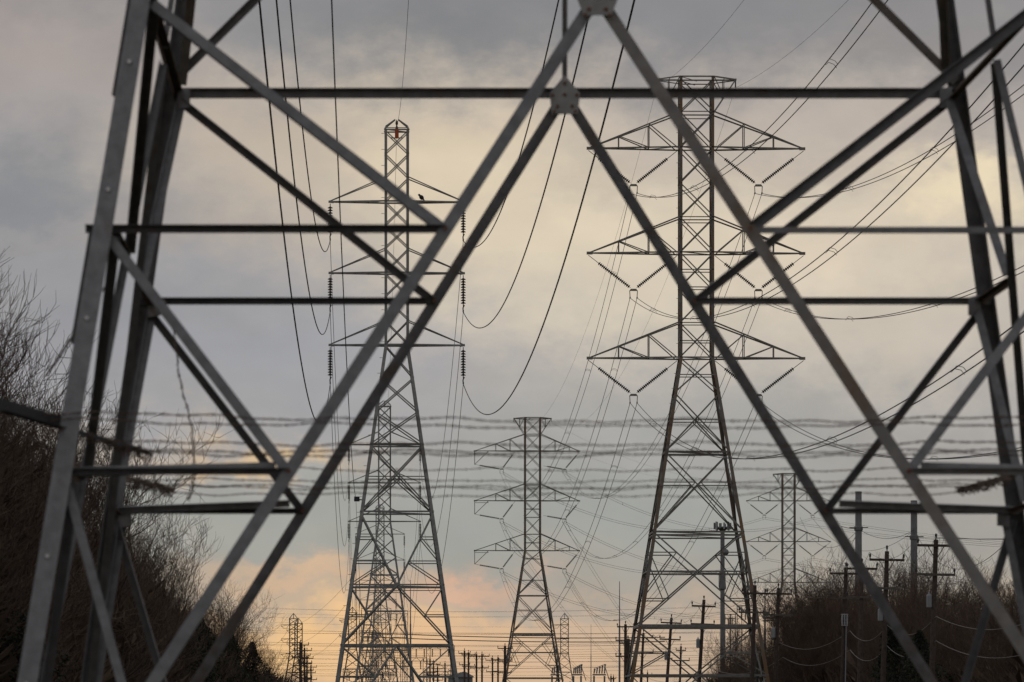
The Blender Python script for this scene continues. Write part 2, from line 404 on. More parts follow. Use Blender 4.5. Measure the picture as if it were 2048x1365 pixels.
def loose(pts, seed):
    r = random.Random(seed); b = MB(); P2 = []
    for (u, v, d) in pts: P2.append(pt(u, v, d))
    out = []
    for i in range(len(P2)-1):
        for j in range(14):
            t = j/14; h0 = P2[max(i-1, 0)]; h3 = P2[min(i+2, len(P2)-1)]
            c = .5*((2*P2[i])+(P2[i+1]-h0)*t+(2*h0-5*P2[i]+4*P2[i+1]-h3)*t*t+(3*P2[i]-h0-3*P2[i+1]+h3)*t**3)
            out.append(c)
    out.append(P2[-1])
    b.tube(out, .006, 4); b.tube([c+Vector((.012*sin(i*.9), 0, .012*cos(i*.9))) for i, c in enumerate(out)], .004, 4)
    for c in out[::3]:
        for _ in range(2):
            v = Vector((r.uniform(-1, 1), r.uniform(-1, 1), r.uniform(-1, 1))).normalized()*.026
            b.tube([c-v, c+v], .004, 3)
    b.build('loose_barbed_wire', m_rusty, near, NO)
loose([(326, 600, 50.9), (345, 650, 50.8), (360, 760, 50.6), (382, 850, 50.4), (388, 920, 50.2), (386, 970, 50), (376, 1000, 49.8)], 3)
loose([(92, 752, 46), (118, 715, 46), (140, 680, 46), (165, 640, 46), (195, 590, 46.5), (228, 565, 47)], 4)

# ------------------------------------------------------------------ lattice towers further off
class Tw:
    """a lattice tower in its own coordinates; v rows of the photograph become heights"""
    def __init__(s, root, mpp, hw, base=1498.3):
        s.r = root; s.k = mpp; s.hw = hw; s.b = base
    def z(s, v): return (s.b-v)*s.k
    def c(s, sx, sy, v): h = s.hw(v)*s.k; return Vector((sx*h, sy*h, s.z(v)))
    def legs(s, segs, m, names='leg'):
        for sx in (-1, 1):
            for sy in (-1, 1):
                b = MB()
                for (va, vb, w) in segs: b.ang(s.c(sx, sy, va), s.c(sx, sy, vb), (-sx, 0, 0), (0, -sy, 0), w, w*.14)
                b.build(names, m, s.r)
    FACES = [((-1, -1), (1, -1), (0, -1, 0)), ((1, 1), (-1, 1), (0, 1, 0)), ((-1, 1), (-1, -1), (-1, 0, 0)), ((1, -1), (1, 1), (1, 0, 0))]
    def panel(s, va, vb, kind, w, m, red=(), name='cross_bracing', wr=None):
        """va upper row, vb lower row"""
        b = MB(); wr = wr or w*.75
        for a, c, n in s.FACES:
            A0 = s.c(*a, va); A1 = s.c(*c, va); B0 = s.c(*a, vb); B1 = s.c(*c, vb)
            mt = (A0+A1)/2; mb = (B0+B1)/2
            if kind == 'X': lines = [(A0, B1), (A1, B0)]
            elif kind == 'V': lines = [(A0, mb), (A1, mb)]
            elif kind == 'A': lines = [(mt, B0), (mt, B1)]
            for i, (p, q) in enumerate(lines): b.brace(p, q, n, w, .02+.05*i, 1 if i == 0 else -1)
            for rv in red:                # redundant struts from leg to diagonal, with a sloping tie above
                rows = sorted(set([va]+list(red)+[vb])); i = rows.index(rv); prev = rows[i-1]; nxt = rows[i+1]
                for cc, e in ((a, 0), (c, 1)):
                    Lp = s.c(*cc, rv)
                    def on(line, v):
                        p, q = line; return p.lerp(q, (s.z(v)-p.z)/(q.z-p.z))
                    D = on(lines[e] if kind != 'X' else (lines[e] if rv < (va+vb)/2 else lines[1-e]), rv)
                    b.brace(Lp, D, n, wr, .03)
                    if kind in 'A': b.brace(s.c(*cc, prev), D, n, wr, .05)
                    else: b.brace(D, s.c(*cc, nxt if kind == 'V' or rv < (va+vb)/2 else prev), n, wr, .05)
        return b.build(name, m, s.r)
    def horiz(s, v, w, m, name='horizontal_strut', full=True):
        b = MB()
        for a, c, n in s.FACES: b.brace(s.c(*a, v), s.c(*c, v), n, w, 0)
        if full: b.bar(s.c(-1, -1, v), s.c(1, 1, v), w*.6); 
        return b.build(name, m, s.r)
def ins_prof(length, n, rad, rod=.025, start=0.0, end=None):
    p = [(0, rod), (start, rod)]; end = end or length; st = (end-start)/n
    for i in range(n):
        h = start+i*st
        p += [(h+.06*st, rod*1.8), (h+.22*st, rod*3), (h+.42*st, rad*.9), (h+.5*st, rad), (h+.72*st, rad*.96), (h+.76*st, rod*1.8)]
    p += [(end, rod), (length, rod)]
    return p

# --- line A : single-conductor double circuit towers
SA = 375/F
def hA(v): return 24.5+max(0, v-692)*.145
A_TIP = 133*SA
def build_A(root, bird=False):
    T = Tw(root, SA, hA, 1450+1.7/SA)
    T.legs([(1510, 1292, .26), (1292, 1026, .24), (1026, 691, .22), (691, 262, .19)], m_a)
    lv = [262, 309, 357, 404.5, 452, 498, 547, 595, 641, 691, 757, 825, 891]
    for a, b in zip(lv, lv[1:]): T.panel(a, b, 'X', .085 if a > 690 else .075, m_a)
    T.panel(891, 1026, 'X', .095, m_a, (956,))
    T.panel(1026, 1172, 'V', .1, m_a, (1077, 1125))
    T.panel(1172, 1292, 'A', .105, m_a, (1232,))
    T.panel(1292, 1499, 'A', .105, m_a, (1354, 1425))
    for v, w_ in ((262, .1), (891, .11), (1026, .12), (1172, .1), (1292, .16)): T.horiz(v, w_, m_a)
    T.horiz(1179, .06, m_a, full=False)
    # peak
    b = MB(); ap = T.z(240)
    for sx in (-1, 1):
        for sy in (-1, 1):
            c0 = T.c(sx, sy, 262); b.tube([c0, Vector((sx*.75, sy*.5, T.z(254))), Vector((sx*.12, sy*.1, ap))], .05, 5)
    b.bar((-.75, 0, T.z(256)), (.75, 0, T.z(256)), .06)
    pk = b.build('peak', m_a, root)
    b = MB(); b.tube([(0, 0, ap), (0, 0, ap-.55)], .035, 5); b.lathe((0, 0, ap-.1), (0, 0, ap-1), [(0, .09), (.18, .11), (.3, .05), (.5, .12), (.6, .04)], 6)
    b.build('earth_wire_clamp', m_rusty, pk)
    b = MB(); b.box((0, -T.hw(262)*SA-.06, T.z(271)), (.27, .03, .66)); b.build('orange_marker_plate', m_orange, root)
    b = MB(); b.bar((-.45, -T.hw(262)*SA-.03, T.z(279)), (.45, -T.hw(262)*SA-.03, T.z(279)), .05, .06); b.build('plate_bracket', m_a, root)
    for va in (404.5, 547, 691):
        for sx in (-1, 1):
            b = MB(); tip = Vector((sx*A_TIP, 0, T.z(va)))
            for sy in (-1, 1):
                lo = T.c(sx, sy, va); up = T.c(sx, sy, va-47.5)
                b.brace(lo, tip+Vector((0, sy*.06, 0)), (0, sy, 0), .12, 0)
                b.brace(up, tip+Vector((0, sy*.05, .06)), (0, sy, 0), .075, 0)
            for t, t2 in ((.0, .3), (.3, .55), (.55, .8)):
                p = T.c(sx, -1, va).lerp(tip, t); q = T.c(sx, 1, va).lerp(tip, t2); b.bar(p, q, .06)
                p = T.c(sx, 1, va).lerp(tip, t2); q = T.c(sx, -1, va).lerp(tip, t2); b.bar(p, q, .06)
            b.bar(tip-Vector((sx*.25, 0, .02)), tip+Vector((sx*.12, 0, .02)), .14, .16)
            arm = b.build('crossarm', m_a, root)
            b = MB(); top = tip-Vector((0, 0, .12)); L_ = 77*SA-.12
            b.lathe(top, top-Vector((0, 0, 1)), ins_prof(L_, 10, .18, .03, .2, 2.05), 8)
            b.bar(top-Vector((0, .3, L_-.05)), top-Vector((0, -.3, L_-.05)), .09, .12)
            b.tube([top-Vector((-.08, 0, 2.1)), top-Vector((.02, 0, 2.3)), top-Vector((0, 0, L_))], .045, 5)
            b.build('insulator_string', m_ins, arm)
    T.horiz(404.5, .12, m_a, 'arm_strut', False); T.horiz(547, .12, m_a, 'arm_strut', False); T.horiz(691, .12, m_a, 'arm_strut', False)
    b = MB(); v = 270
    while v < 1300:
        c0 = T.c(-1, -1, v); b.bar(c0, c0+Vector((-.22, 0, 0)), .03); v += 32 if v < 691 else 31
    b.build('step_bolt', m_a, root)
    return T
def lineA(d): return Vector((1.844-.02646*d, d, 0))
YA = math.atan(.02646)
A0 = empty('lattice_tower', lineA(375), 'tall grey lattice tower left of centre with an orange plate and a perched bird', 'pylon', 'steel lattice towers', YA)
TA = build_A(A0)
# bracket with cable clamp on the left leg
b = MB(); c0 = TA.c(-1, -1, 1003); b.bar(c0, c0+Vector((-.55, 0, 0)), .08); b.box(c0+Vector((-.35, -.05, .05)), (.38, .2, .34)); b.build('cable_bracket', m_black, A0)
Adist = [375, 700, 1028, 1356, 1690, 2030, 2370]
Alab = ['', 'second tower of the left row, showing between the legs of the tall bird tower', 'third lattice tower of the left row, its crossarms just above the fourth',
        'fourth lattice tower of the left row, half lost in the tangle of steel', 'fifth lattice tower of the left row, thin and low near the horizon',
        'sixth lattice tower of the left row, tiny behind the other frames', 'last and smallest lattice tower of the left row at the horizon']
for d, lb in list(zip(Adist, Alab))[1:]:
    o = copy_tree(A0); o.location = lineA(d); tag(o, lb)
    for ch in list(o.children):
        if ch.name.startswith(('orange_marker', 'plate_bracket', 'cable_bracket')): bpy.data.objects.remove(ch)

# --- line T : V-string towers
ST = 380/F
def hT(v): return 34.5+max(0, v-717)*.16
def build_T(root, angle=False):
    T = Tw(root, ST, hT, 1450+1.7/ST)
    T.legs([(1510, 1067, .25), (1067, 717, .23), (717, 157, .2)], m_trust)
    lv = [160, 227, 297.5, 368, 437, 507, 577, 648, 717, 788]
    for a, b in zip(lv, lv[1:]): T.panel(a, b, 'X', .08, m_t)
    T.panel(788, 907, 'X', .095, m_t, (842,))
    T.panel(907, 1067, 'X', .095, m_t, (968,))
    T.panel(1067, 1254, 'X', .1, m_t, (1108, 1200))
    T.panel(1254, 1352, 'V', .1, m_t, (1306,))
    T.panel(1352, 1499, 'A', .1, m_t, (1420,))
    for v in (227, 234, 437, 443, 542, 577, 648, 684, 752): T.horiz(v, .07, m_t, full=False)
    for v, w_ in ((297.5, .1), (507, .1), (717, .1), (907, .14), (1067, .13), (1074, .1), (1146, .11), (1254, .2), (1352, .14)): T.horiz(v, w_, m_t)
    # head frame carrying the earth wires
    b = MB(); zt = T.z(157); hw = 34.5*ST
    for sy in (-1, 1):
        for sx in (-1, 1):
            tip = Vector((sx*79*ST, sy*.25, T.z(160)))
            b.brace(T.c(sx, sy, 157), tip, (0, sy, 0), .1, 0); b.brace(T.c(sx, sy, 227), tip, (0, sy, 0), .09, 0)
            b.brace(T.c(sx, sy, 164), tip+Vector((0, 0, -.03)), (0, sy, 0), .07, .05)
            b.brace(T.c(sx, sy, 157).lerp(tip, .45), T.c(sx, sy, 227).lerp(tip, .45), (0, sy, 0), .06, 0)
            b.brace(T.c(sx, sy, 157), T.c(sx, sy, 227).lerp(tip, .45), (0, sy, 0), .06, .05)
        b.brace(T.c(-1, sy, 157), T.c(1, sy, 157), (0, sy, 0), .1, 0); b.brace(T.c(-1, sy, 165), T.c(1, sy, 165), (0, sy, 0), .07, 0)
        b.brace(T.c(-1, sy, 157), T.c(-1, sy, 157).lerp(T.c(1, sy, 157), .5)+Vector((0, 0, -.35)), (0, sy, 0), .05, .03)
    for sx in (-1, 1):
        b.bar((sx*79*ST, -.3, T.z(160)), (sx*79*ST, .3, T.z(160)), .12)
    pk = b.build('earth_wire_frame', m_t, root)
    for sx in (-1, 1):
        b = MB(); b.tube([(sx*79*ST, 0, T.z(160)), (sx*79*ST, 0, T.z(175))], .05, 5); b.build('earth_wire_clamp', m_ins, pk)
    for va in (297.5, 507, 717):
        for sx in (-1, 1):
            b = MB(); xt = 215.5 if not angle else (244 if sx < 0 else 197); tip = Vector((sx*xt*ST, 0, T.z(va)))
            for sy in (-1, 1):
                lo = T.c(sx, sy, va); up = T.c(sx, sy, va-70.5); n = (0, sy, 0)
                def lo_at(x): return lo.lerp(tip, (x-34.5)/(xt-34.5))
                def up_at(x): return up.lerp(tip, (x-34.5)/(xt-34.5))
                b.brace(lo, tip, n, .11, 0); b.brace(up, tip, n, .1, 0)
                for x in (95, 155): b.brace(lo_at(x), up_at(x), n, .07, 0)
                b.brace(up_at(95), lo_at(40), n, .07, .04); b.brace(up_at(155), lo_at(95), n, .07, .04)
            for x, x2 in ((40, 95), (95, 155), (155, 195)):
                def pp(x, sy): return T.c(sx, sy, va).lerp(tip, (x-34.5)/(xt-34.5))
                b.bar(pp(x, -1), pp(x2, 1), .06); b.bar(pp(x2, -1), pp(x2, 1), .06)
            b.bar(tip-Vector((sx*.3, 0, 0)), tip+Vector((sx*.12, 0, 0)), .16, .2)
            if angle and sx < 0:
                q = tip-Vector((0, 0, 57*ST)); b.bar(tip, q, .09); b.bar(q, lo_at(185), .08); b.bar(tip-Vector((0, 0, .3)), Vector((sx*185*ST, 0, tip.z-.3)), .07)
            arm = b.build('crossarm', m_t, root)
            if not angle:
                vx = Vector((sx*125*ST, 0, T.z(va+74)))
                ends = [tip-Vector((0, 0, .15)), Vector((sx*38*ST, 0, T.z(va+5)))]
            elif sx < 0:
                vx = Vector((-130*ST, 0, T.z(va+77))); ends = [tip-Vector((0, 0, 57*ST)), Vector((-74*ST, 0, T.z(va+2)))]
            else:
                vx = Vector((135*ST, 0, T.z(va+77))); ends = [tip-Vector((0, 0, .15)), Vector((46*ST, 0, T.z(va+62)))]
            for e in ends:
                b = MB(); v2 = vx+(e-vx).normalized()*.28; L_ = (v2-e).length
                b.lathe(e, v2, ins_prof(L_, 19, .135, .022, L_*(.24 if not angle else .2), L_*.98), 8)
                b.build('insulator_string', m_ins, arm)
            b = MB(); b.poly([vx+Vector(p) for p in ((-.2, 0, .1), (.2, 0, .1), (.3, 0, -.06), (-.3, 0, -.06))], (0, 1, 0), .05)
            for q in (-.25, .25):
                b.tube([vx+Vector((q*1.1, 0, -.02)), vx+Vector((q, 0, -.5))], .03, 5); b.tube([vx+Vector((q, -.35, -.55)), vx+Vector((q, 0, -.48)), vx+Vector((q, .35, -.55))], .045, 5)
            b.build('yoke_plate', m_t, arm)
    b = MB(); v = 240
    while v < 1250:
        c0 = T.c(-1, -1, v); b.bar(c0, c0+Vector((-.24, 0, 0)), .03); v += 30
    b.build('step_bolt', m_t, root)
    return T
def lineT(d): return Vector((13.07-.0238*(d-380), d, 0))
YT = math.atan(.0238)
T1 = empty('lattice_tower', lineT(380), 'tall rust-legged lattice tower on the right with V-shaped insulator pairs', 'pylon', 'steel lattice towers', YT)
TT = build_T(T1)
T3 = copy_tree(T1); T3.location = pt(1577, 0, 978); T3.location.z = 0; T3.rotation_euler.z = R(2); tag(T3, 'hazy distant tower with V-shaped insulators at the right, left of the plain steel poles')
T2 = empty('lattice_tower', lineT(800), 'mid-distance angle tower in the middle with sideways insulators and drop posts on its left arms', 'pylon', 'steel lattice towers', R(3))
build_T(T2, True)

# --- small strain towers by the substation
def build_D(root, s, side):
    h = lambda v: 8.5+max(0, v-1307)*.16
    T = Tw(root, s, h, 1450+1.7/s)
    T.legs([(1462, 1307, .2), (1307, 1238, .18)], m_ins2)
    v = 1238
    while v < 1306: T.panel(v, v+11.5, 'X', .09, m_ins2); v += 11.5
    while v < 1440: T.panel(v, v+18, 'X', .1, m_ins2); v += 18
    for v in (1238, 1250, 1278, 1307, 1345): T.horiz(v, .15, m_ins2)
    b = MB()
    for sx in (-1, 1):
        for sy in (-1, 1): b.bar(T.c(sx, sy, 1238), (0, 0, T.z(1227)), .1)
    b.bar((0, 0, T.z(1238)), (0, 0, T.z(1227)), .16); b.build('peak', m_a, root)
    for v in (1250, 1278, 1307):
        b = MB(); b.bar((-9*s, 0, T.z(v)), (9*s, 0, T.z(v)), .25, .2)
        for q in (-1, 1):
            e = Vector((side*9*s, q*.3, T.z(v))); b.bar(e, e+Vector((side*16*s, q*.2, -.15+q*.25)), .1)
        b.tube([(side*9*s, 0, T.z(v)), (side*14*s, 0, T.z(v+7)), (side*20*s, 0, T.z(v+7)), (side*25*s, 0, T.z(v+1))], .05, 4)
        b.build('strain_insulator', m_ins, root)
D1 = empty('lattice_tower', pt(587, 0, 1300)*1.0, 'slim strain tower with pointed top standing among the poles at far left', 'pylon', 'steel lattice towers', 0); D1.location.z = 0
build_D(D1, 1300/F, -1)
D2 = empty('lattice_tower', pt(1129, 0, 1350), 'slim strain tower with pointed top by the substation, right of the middle tower', 'pylon', 'steel lattice towers', 0); D2.location.z = 0
build_D(D2, 1350/F, -1)
D3 = copy_tree(D1); D3.location = pt(705, 0, 1230); D3.location.z = 0; tag(D3, 'slim pale strain tower behind the left leg of the bird tower')
D4 = copy_tree(D1); D4.location = pt(597, 0, 1360); D4.location.z = 0; tag(D4, 'second slim strain tower close beside the far left one, slightly lower')

# ------------------------------------------------------------------ overhead wires
def para(p, q, sag, n=60, t0=0.0, t1=1.0):
    out = []
    for i in range(n+1):
        t = t0+(t1-t0)*i/n; c = Vector(p).lerp(Vector(q), t); c.z -= 4*sag*t*(1-t); out.append(c)
    return out
def wire(p, q, sag, r, m, label, group, t1=1.0, name='overhead_wire', n=60, cat='wire'):
    b = MB(); pts = para(p, q, sag, n, 0, t1); b.tube(pts, r, 5)
    return tag(b.build(name, m, None, pts[0]), label, cat, group)
def A_at(d, sx, v, dz=0.0):
    p = lineA(d); z = (1450+1.7/SA-v)*SA
    return p+Vector((sx*A_TIP*cos(YA), sx*A_TIP*sin(YA), z+dz))
lev = {404.5: 'top', 547: 'middle', 691: 'lowest'}
nm = ['tall bird tower', 'second left tower', 'third left tower', 'fourth left tower', 'fifth left tower']
for va in lev:
    for sx in (-1, 1):
        side = 'left' if sx < 0 else 'right'
        wire(A_at(375, sx, va+77), A_at(47, sx, va+77, 4.9)+Vector((.45 if sx > 0 else 0, 0, 0)), 11.5 if sx < 0 else 10.8, .029, m_cable,
             f'dark conductor looping up to the viewer from the {lev[va]} {side} bird-tower insulator', 'single conductors of the left row', .93, n=90)
        for i in range(4):
            wire(A_at(Adist[i], sx, va+77), A_at(Adist[i+1], sx, va+77), 10.3, .02 if i < 2 else .024, m_cable2,
                 f'{lev[va]} {side} conductor from the {nm[i]} back to the {nm[i+1]}', 'single conductors of the left row')
def A_pk(d, dz=0): return lineA(d)+Vector((0, 0, (1450+1.7/SA-252)*SA+dz))
wire(A_pk(375), A_pk(47, 4.9), 9.5, .012, m_cable, 'thin earth wire rising from the pointed peak of the bird tower', 'earth wires', .9)
for i in range(3): wire(A_pk(Adist[i]), A_pk(Adist[i+1]), 8.5, .012, m_cable2, f'thin earth wire from the peak of the {nm[i]} to the {nm[i+1]}', 'earth wires')
wire(pt(712, 1000, 374), Vector((-2.1, 47, 22.4)), 4, .019, m_cable, 'straight dark cable ending at the black box on the bird tower', 'communication cables', .9)
wire(pt(712, 1004, 374), Vector((lineA(700).x-2.2, 700, 17)), 6, .014, m_cable, 'cable leaving the black box back along the left row', 'communication cables')
# twin bundles of line T
def bundle(p, q, sag, label, r=.021, sp=.25, t1=1.0, m=m_cable, spn=5, off=(1, 0, 0), n=70):
    e = empty('twin_conductor', p, label, 'wire', 'twin conductor bundles'); ox = Vector(off)*sp
    for s in (-1, 1):
        b = MB(); b.tube(para(p+ox*s, q+ox*s, sag, n, 0, t1), r, 5); b.build('conductor', m, e, p)
    for k in range(spn):
        t = t1*(k+.6)/spn; c = Vector(p).lerp(Vector(q), t); c.z -= 4*sag*t*(1-t)
        b = MB(); pts = [c-ox*1.0+Vector((0, -.5, 0)), c-ox*.5+Vector((0, -.35, .12)), c+ox*.5+Vector((0, .3, .12)), c+ox+Vector((0, .5, 0))]
        b.tube(pts, .012, 4); b.tube([p_+Vector((0, .8, -.04)) for p_ in pts], .012, 4); b.build('spacer', m_cable2, e, p)
    return e
def T_at(base, yaw, sx, va, off=125):
    return Vector(base)+Vector((sx*off*ST*cos(yaw), sx*off*ST*sin(yaw), (1450+1.7/ST-(va+74))*ST-.55))
levT = {297.5: 'top', 507: 'middle', 717: 'lowest'}
P1, P2, P3 = T1.location.copy(), T2.location.copy(), T3.location.copy()
PN = lineT(-30)
PR = Vector((205, 780, 0))
for va in levT:
    for sx in (-1, 1):
        side = 'left' if sx < 0 else 'right'
        a = T_at(P1, YT, sx, va); nn = T_at(PN, YT, sx, va)
        bundle(a, nn, 12, f'twin conductors rising right from the {levT[va]} {side} V-string of the rusty tower', t1=.80, spn=7, n=110)
        a2 = T_at(P2, R(3), sx, va, 130 if sx < 0 else 135)
        bundle(a, a2, 11, f'twin conductors from the {levT[va]} {side} V-string of the rusty tower down to the angle tower', .02, spn=8, n=90)
        a3 = T_at(P3, R(2), sx, va)
        bundle(a2, a3, 5, f'twin conductors from the {levT[va]} {side} arm of the angle tower across to the hazy tower', .021, spn=3, m=m_cable2, off=(0, .3, .7))
        a4 = T_at(PR, R(40), sx, va)
        bundle(a3, a4, 9, f'twin conductors leaving the {levT[va]} {side} arm of the hazy tower toward the right edge', .021, spn=2, m=m_cable2, off=(0, .3, .7), t1=.6)
        a5 = Vector((70+sx*5, 1500, a2.z-2))
        if va != 297.5:
            bundle(a2, a5, 20, f'faint twin conductors falling away behind the {levT[va]} {side} arm of the angle tower', .017, spn=4, m=m_thin)
def T_e(base, yaw, sx): return Vector(base)+Vector((sx*79*ST*cos(yaw), sx*79*ST*sin(yaw), (1450+1.7/ST-176)*ST))
for sx in (-1, 1):
    side = 'left' if sx < 0 else 'right'
    wire(T_e(P1, YT, sx), T_e(PN, YT, sx), 9, .009, m_cable2, f'hair-thin earth wire rising to the right from the {side} head of the rusty tower', 'earth wires', .75)
    wire(T_e(P1, YT, sx), T_e(P2, R(3), sx), 8.5, .009, m_thin, f'hair-thin earth wire from the {side} head of the rusty tower to the angle tower', 'earth wires')
    wire(T_e(P2, R(3), sx), T_e(P3, R(2), sx), 4, .012, m_thin, f'hair-thin earth wire between the {side} heads of the angle and hazy towers', 'earth wires')

# ------------------------------------------------------------------ bird on the top arm
bp = lineA(375)+Vector((49*SA, -.75, (1450+1.7/SA-404.5)*SA+.08))
bird = MB()
def ell(b, c, rad, axis, n=8, m=6):
    axis = Vector(axis).normalized(); prof = []
    for i in range(m+1):
        a = pi*i/m; prof.append((rad[0]*(1-cos(a)), max(.002, rad[1]*sin(a))))
    b.lathe(Vector(c)-axis*rad[0], Vector(c)+axis*rad[0], prof, n)
B0 = bp
bird.lathe(B0+Vector((.19, 0, .0)), B0+Vector((-.13, 0, .34)), [(0, .03), (.05, .07), (.11, .115), (.2, .155), (.28, .15), (.34, .125), (.38, .09), (.41, .075), (.46, .085), (.51, .07), (.55, .02)], 10)
bird.tube([B0+Vector((-.165, 0, .37)), B0+Vector((-.215, 0, .345)), B0+Vector((-.225, 0, .32))], .018, 5, .004)
for y in (-.035, .035): bird.tube([B0+Vector((0, y, .1)), B0+Vector((-.01, y, -.05))], .014, 5)
bo = tag(bird.build('bird', m_bird, None, B0, True), 'dark bird of prey perched on the top right arm of the bird tower', 'bird')
b = MB(); b.poly([B0+Vector(p) for p in ((.10, -.1, .17), (.26, -.1, -.03), (.2, -.1, -.06), (.02, -.1, .07), (-.06, -.1, .2), (0, -.1, .24))], (0, 1, 0), .03); b.build('wing', m_bird, bo, B0)

# ------------------------------------------------------------------ wooden poles
def pole(u, v, lean=0.0, arms=((.0, 68),), m=m_wood, label='', wpx=9, d=None, pins=True, tr=0, extra=None, group='wooden utility poles'):
    d = d or 9.6*F/(1450-v)
    s = d/F; top = pt(u, v, d); H = top.z; base = Vector((top.x-lean*H*0+lean*H, top.y, 0))
    e = empty('utility_pole', base, label, 'utility pole', group)
    b = MB(); b.tube([base-Vector((0, 0, .3)), base.lerp(top, .5), top], .17*wpx/9, 8, .12*wpx/9); b.build('post', m, e, base)
    ends = []
    for k, (dv, wp) in enumerate(arms):
        c = base.lerp(top, (H-dv*s-.15)/H); wr = wp*s; tilt = lean*.6
        a0 = c+Vector((-wr/2, -.16, -tilt*wr/2*1.0)); a1 = c+Vector((wr/2, -.16, tilt*wr/2))
        b = MB(); b.bar(a0, a1, .1, .13)
        ends += [a0, c, a1]
        for q in (-1, 1): b.bar(c.lerp(a0 if q < 0 else a1, .45)+Vector((0, -.02, 0)), c+Vector((0, 0, -.75)), .035)
        ca = b.build('crossarm', m_wood2 if k % 2 else m, e, base)
        if pins:
            for q in (.02, .98) if k else (.02, .98):
                p = a0.lerp(a1, q); b = MB(); b.lathe(p, p+Vector((0, 0, 1)), [(0, .025), (.12, .025), (.14, .055), (.2, .05), (.24, .07), (.3, .05), (.34, .03)], 7); b.build('pin_insulator', m_ins, ca, base)
    if pins:
        b = MB(); b.lathe(top-Vector((0, 0, .05)), top+Vector((0, 0, 1)), [(0, .03), (.15, .03), (.18, .06), (.25, .055), (.3, .075), (.38, .03)], 7); b.build('top_insulator', m_ins, e, base)
    if tr:
        c = base.lerp(top, (H-tr*s)/H)+Vector((-.27, -.05, 0)); b = MB()
        b.lathe(c-Vector((0, 0, .55)), c+Vector((0, 0, 1)), [(0, .11), (.04, .15), (.62, .15), (.7, .11), (.74, .04), (.86, .03)], 10); b.build('transformer', m_pale, e, base)
    if extra: extra(e, base, top, H, s)
    return ends
def riser(e, base, top, H, s):
    c = base.lerp(top, (H-104*s)/H); b = MB()
    for q in (-.1, .0, .1):
        b.lathe(c+Vector((q*1.5, -.25, -.3)), c+Vector((q*1.5, -.25, 1)), [(0, .045), (.1, .06), (.2, .045), (.3, .06), (.4, .045), (.5, .06), (.6, .03)], 7)
    b.box(c+Vector((0, -.2, .32)), (.44, .2, .07)); b.box(c+Vector((0, -.2, -.34)), (.38, .2, .07)); b.build('cutout_rack', m_white, e, base)
    b = MB(); b.tube([c+Vector((.1, -.2, -.38)), base+Vector((.22, -.2, 0))], .045, 6); b.build('riser_pipe', m_pale, e, base)
E = {}
E[1] = pole(1872, 1080, -.03, ((6, 75), (64, 80)), label='tallest dark wooden pole with two crossarms at far right among bare trees', tr=115)
E[2] = pole(1774, 1103, -.03, ((12, 70), (69, 58)), label='dark wooden pole with two crossarms left of the tall right pole', tr=120)
E[3] = pole(1724, 1128, -.02, ((5, 62), (62, 60)), label='wooden pole with pale upper crossarm close behind the equipment pole')
E[4] = pole(1692, 1136, -.03, ((7, 66), (56, 58)), label='wooden pole carrying a white cutout rack and a pipe down its side', extra=riser)
E[5] = pole(1557, 1176, -.03, ((8, 54), (50, 60)), label='wooden pole with sagging crossarm in front of the hazy tower', tr=85)
E[6] = pole(1510, 1171, -.03, ((12, 52), (50, 62)), label='wooden pole just right of the rusty tower leg')
E[7] = pole(1408, 1200, -.06, ((9, 48), (45, 48)), label='leaning wooden pole with two tilted crossarms inside the rusty tower base', tr=82)
E[8] = pole(1343, 1236, -.07, ((7, 42), (40, 42)), label='shorter leaning wooden pole left inside the rusty tower base', tr=72)
E[9] = pole(1287, 1266, -.05, ((7, 40), (36, 44)), label='low leaning wooden pole behind the left leg of the rusty tower')
E[10] = pole(1251, 1249, 0, ((2, 34), (29, 40), (61, 40)), label='stout pole with three stacked crossarms left of the rusty tower', wpx=10)
E[11] = pole(1256, 1278, 0, ((6, 36), (32, 30)), label='thick twin pole leaning beside the three-armed pole', wpx=14, d=520)
E[12] = pole(1362, 1293, -.03, ((6, 20), (26, 36)), label='small distant pole showing between the two leaning poles')
# chain wires between the right-hand poles
for a, c in ((1, 2), (2, 3), (3, 4), (4, 5), (5, 6), (6, 7), (7, 8), (8, 9), (9, 12)):
    for j in range(3):
        wire(E[a][j]+Vector((0, 0, .4)), E[c][j]+Vector((0, 0, .4)), .7+.25*j, .011, m_thin,
             f'thin distribution wire, {["left", "centre", "right"][j]} of three, from pole {["", "at far right", "right of the steel poles", "by the pale crossarm", "with the white rack", "before the hazy tower", "by the rusty leg", "leaning with transformer", "leaning and short", "low behind the leg"][a]}', 'distribution wires', n=24)
q1 = E[1]
for j in range(3): wire(q1[j]+Vector((0, 0, .4)), Vector((41+j, 215, 12.5)), 1.1, .011, m_thin, f'thin wire from the tallest right pole toward the right edge, {["left", "centre", "right"][j]} pin', 'distribution wires', n=24)
# telephone cables low on the right poles
tele = [(2100, 1225, 250), (1872, 1233, 277), (1774, 1250, 296), (1700, 1262, 325), (1560, 1286, 375), (1410, 1300, 411)]
tele2 = [(2100, 1290, 250), (1872, 1282, 277), (1774, 1292, 296), (1700, 1300, 325), (1566, 1315, 375), (1425, 1338, 411)]
for nmx, ch in (('upper', tele), ('lower', tele2)):
    for k, (a, c) in enumerate(zip(ch, ch[1:])):
        wire(pt(*a), pt(*c), .75, .016, m_com, f'{nmx} pale telephone cable sagging before the right thicket, span {["nearest the right edge", "left of the tallest pole", "by the equipment pole", "left of the white rack", "behind the rusty tower"][k]}', 'telephone cables', n=24)
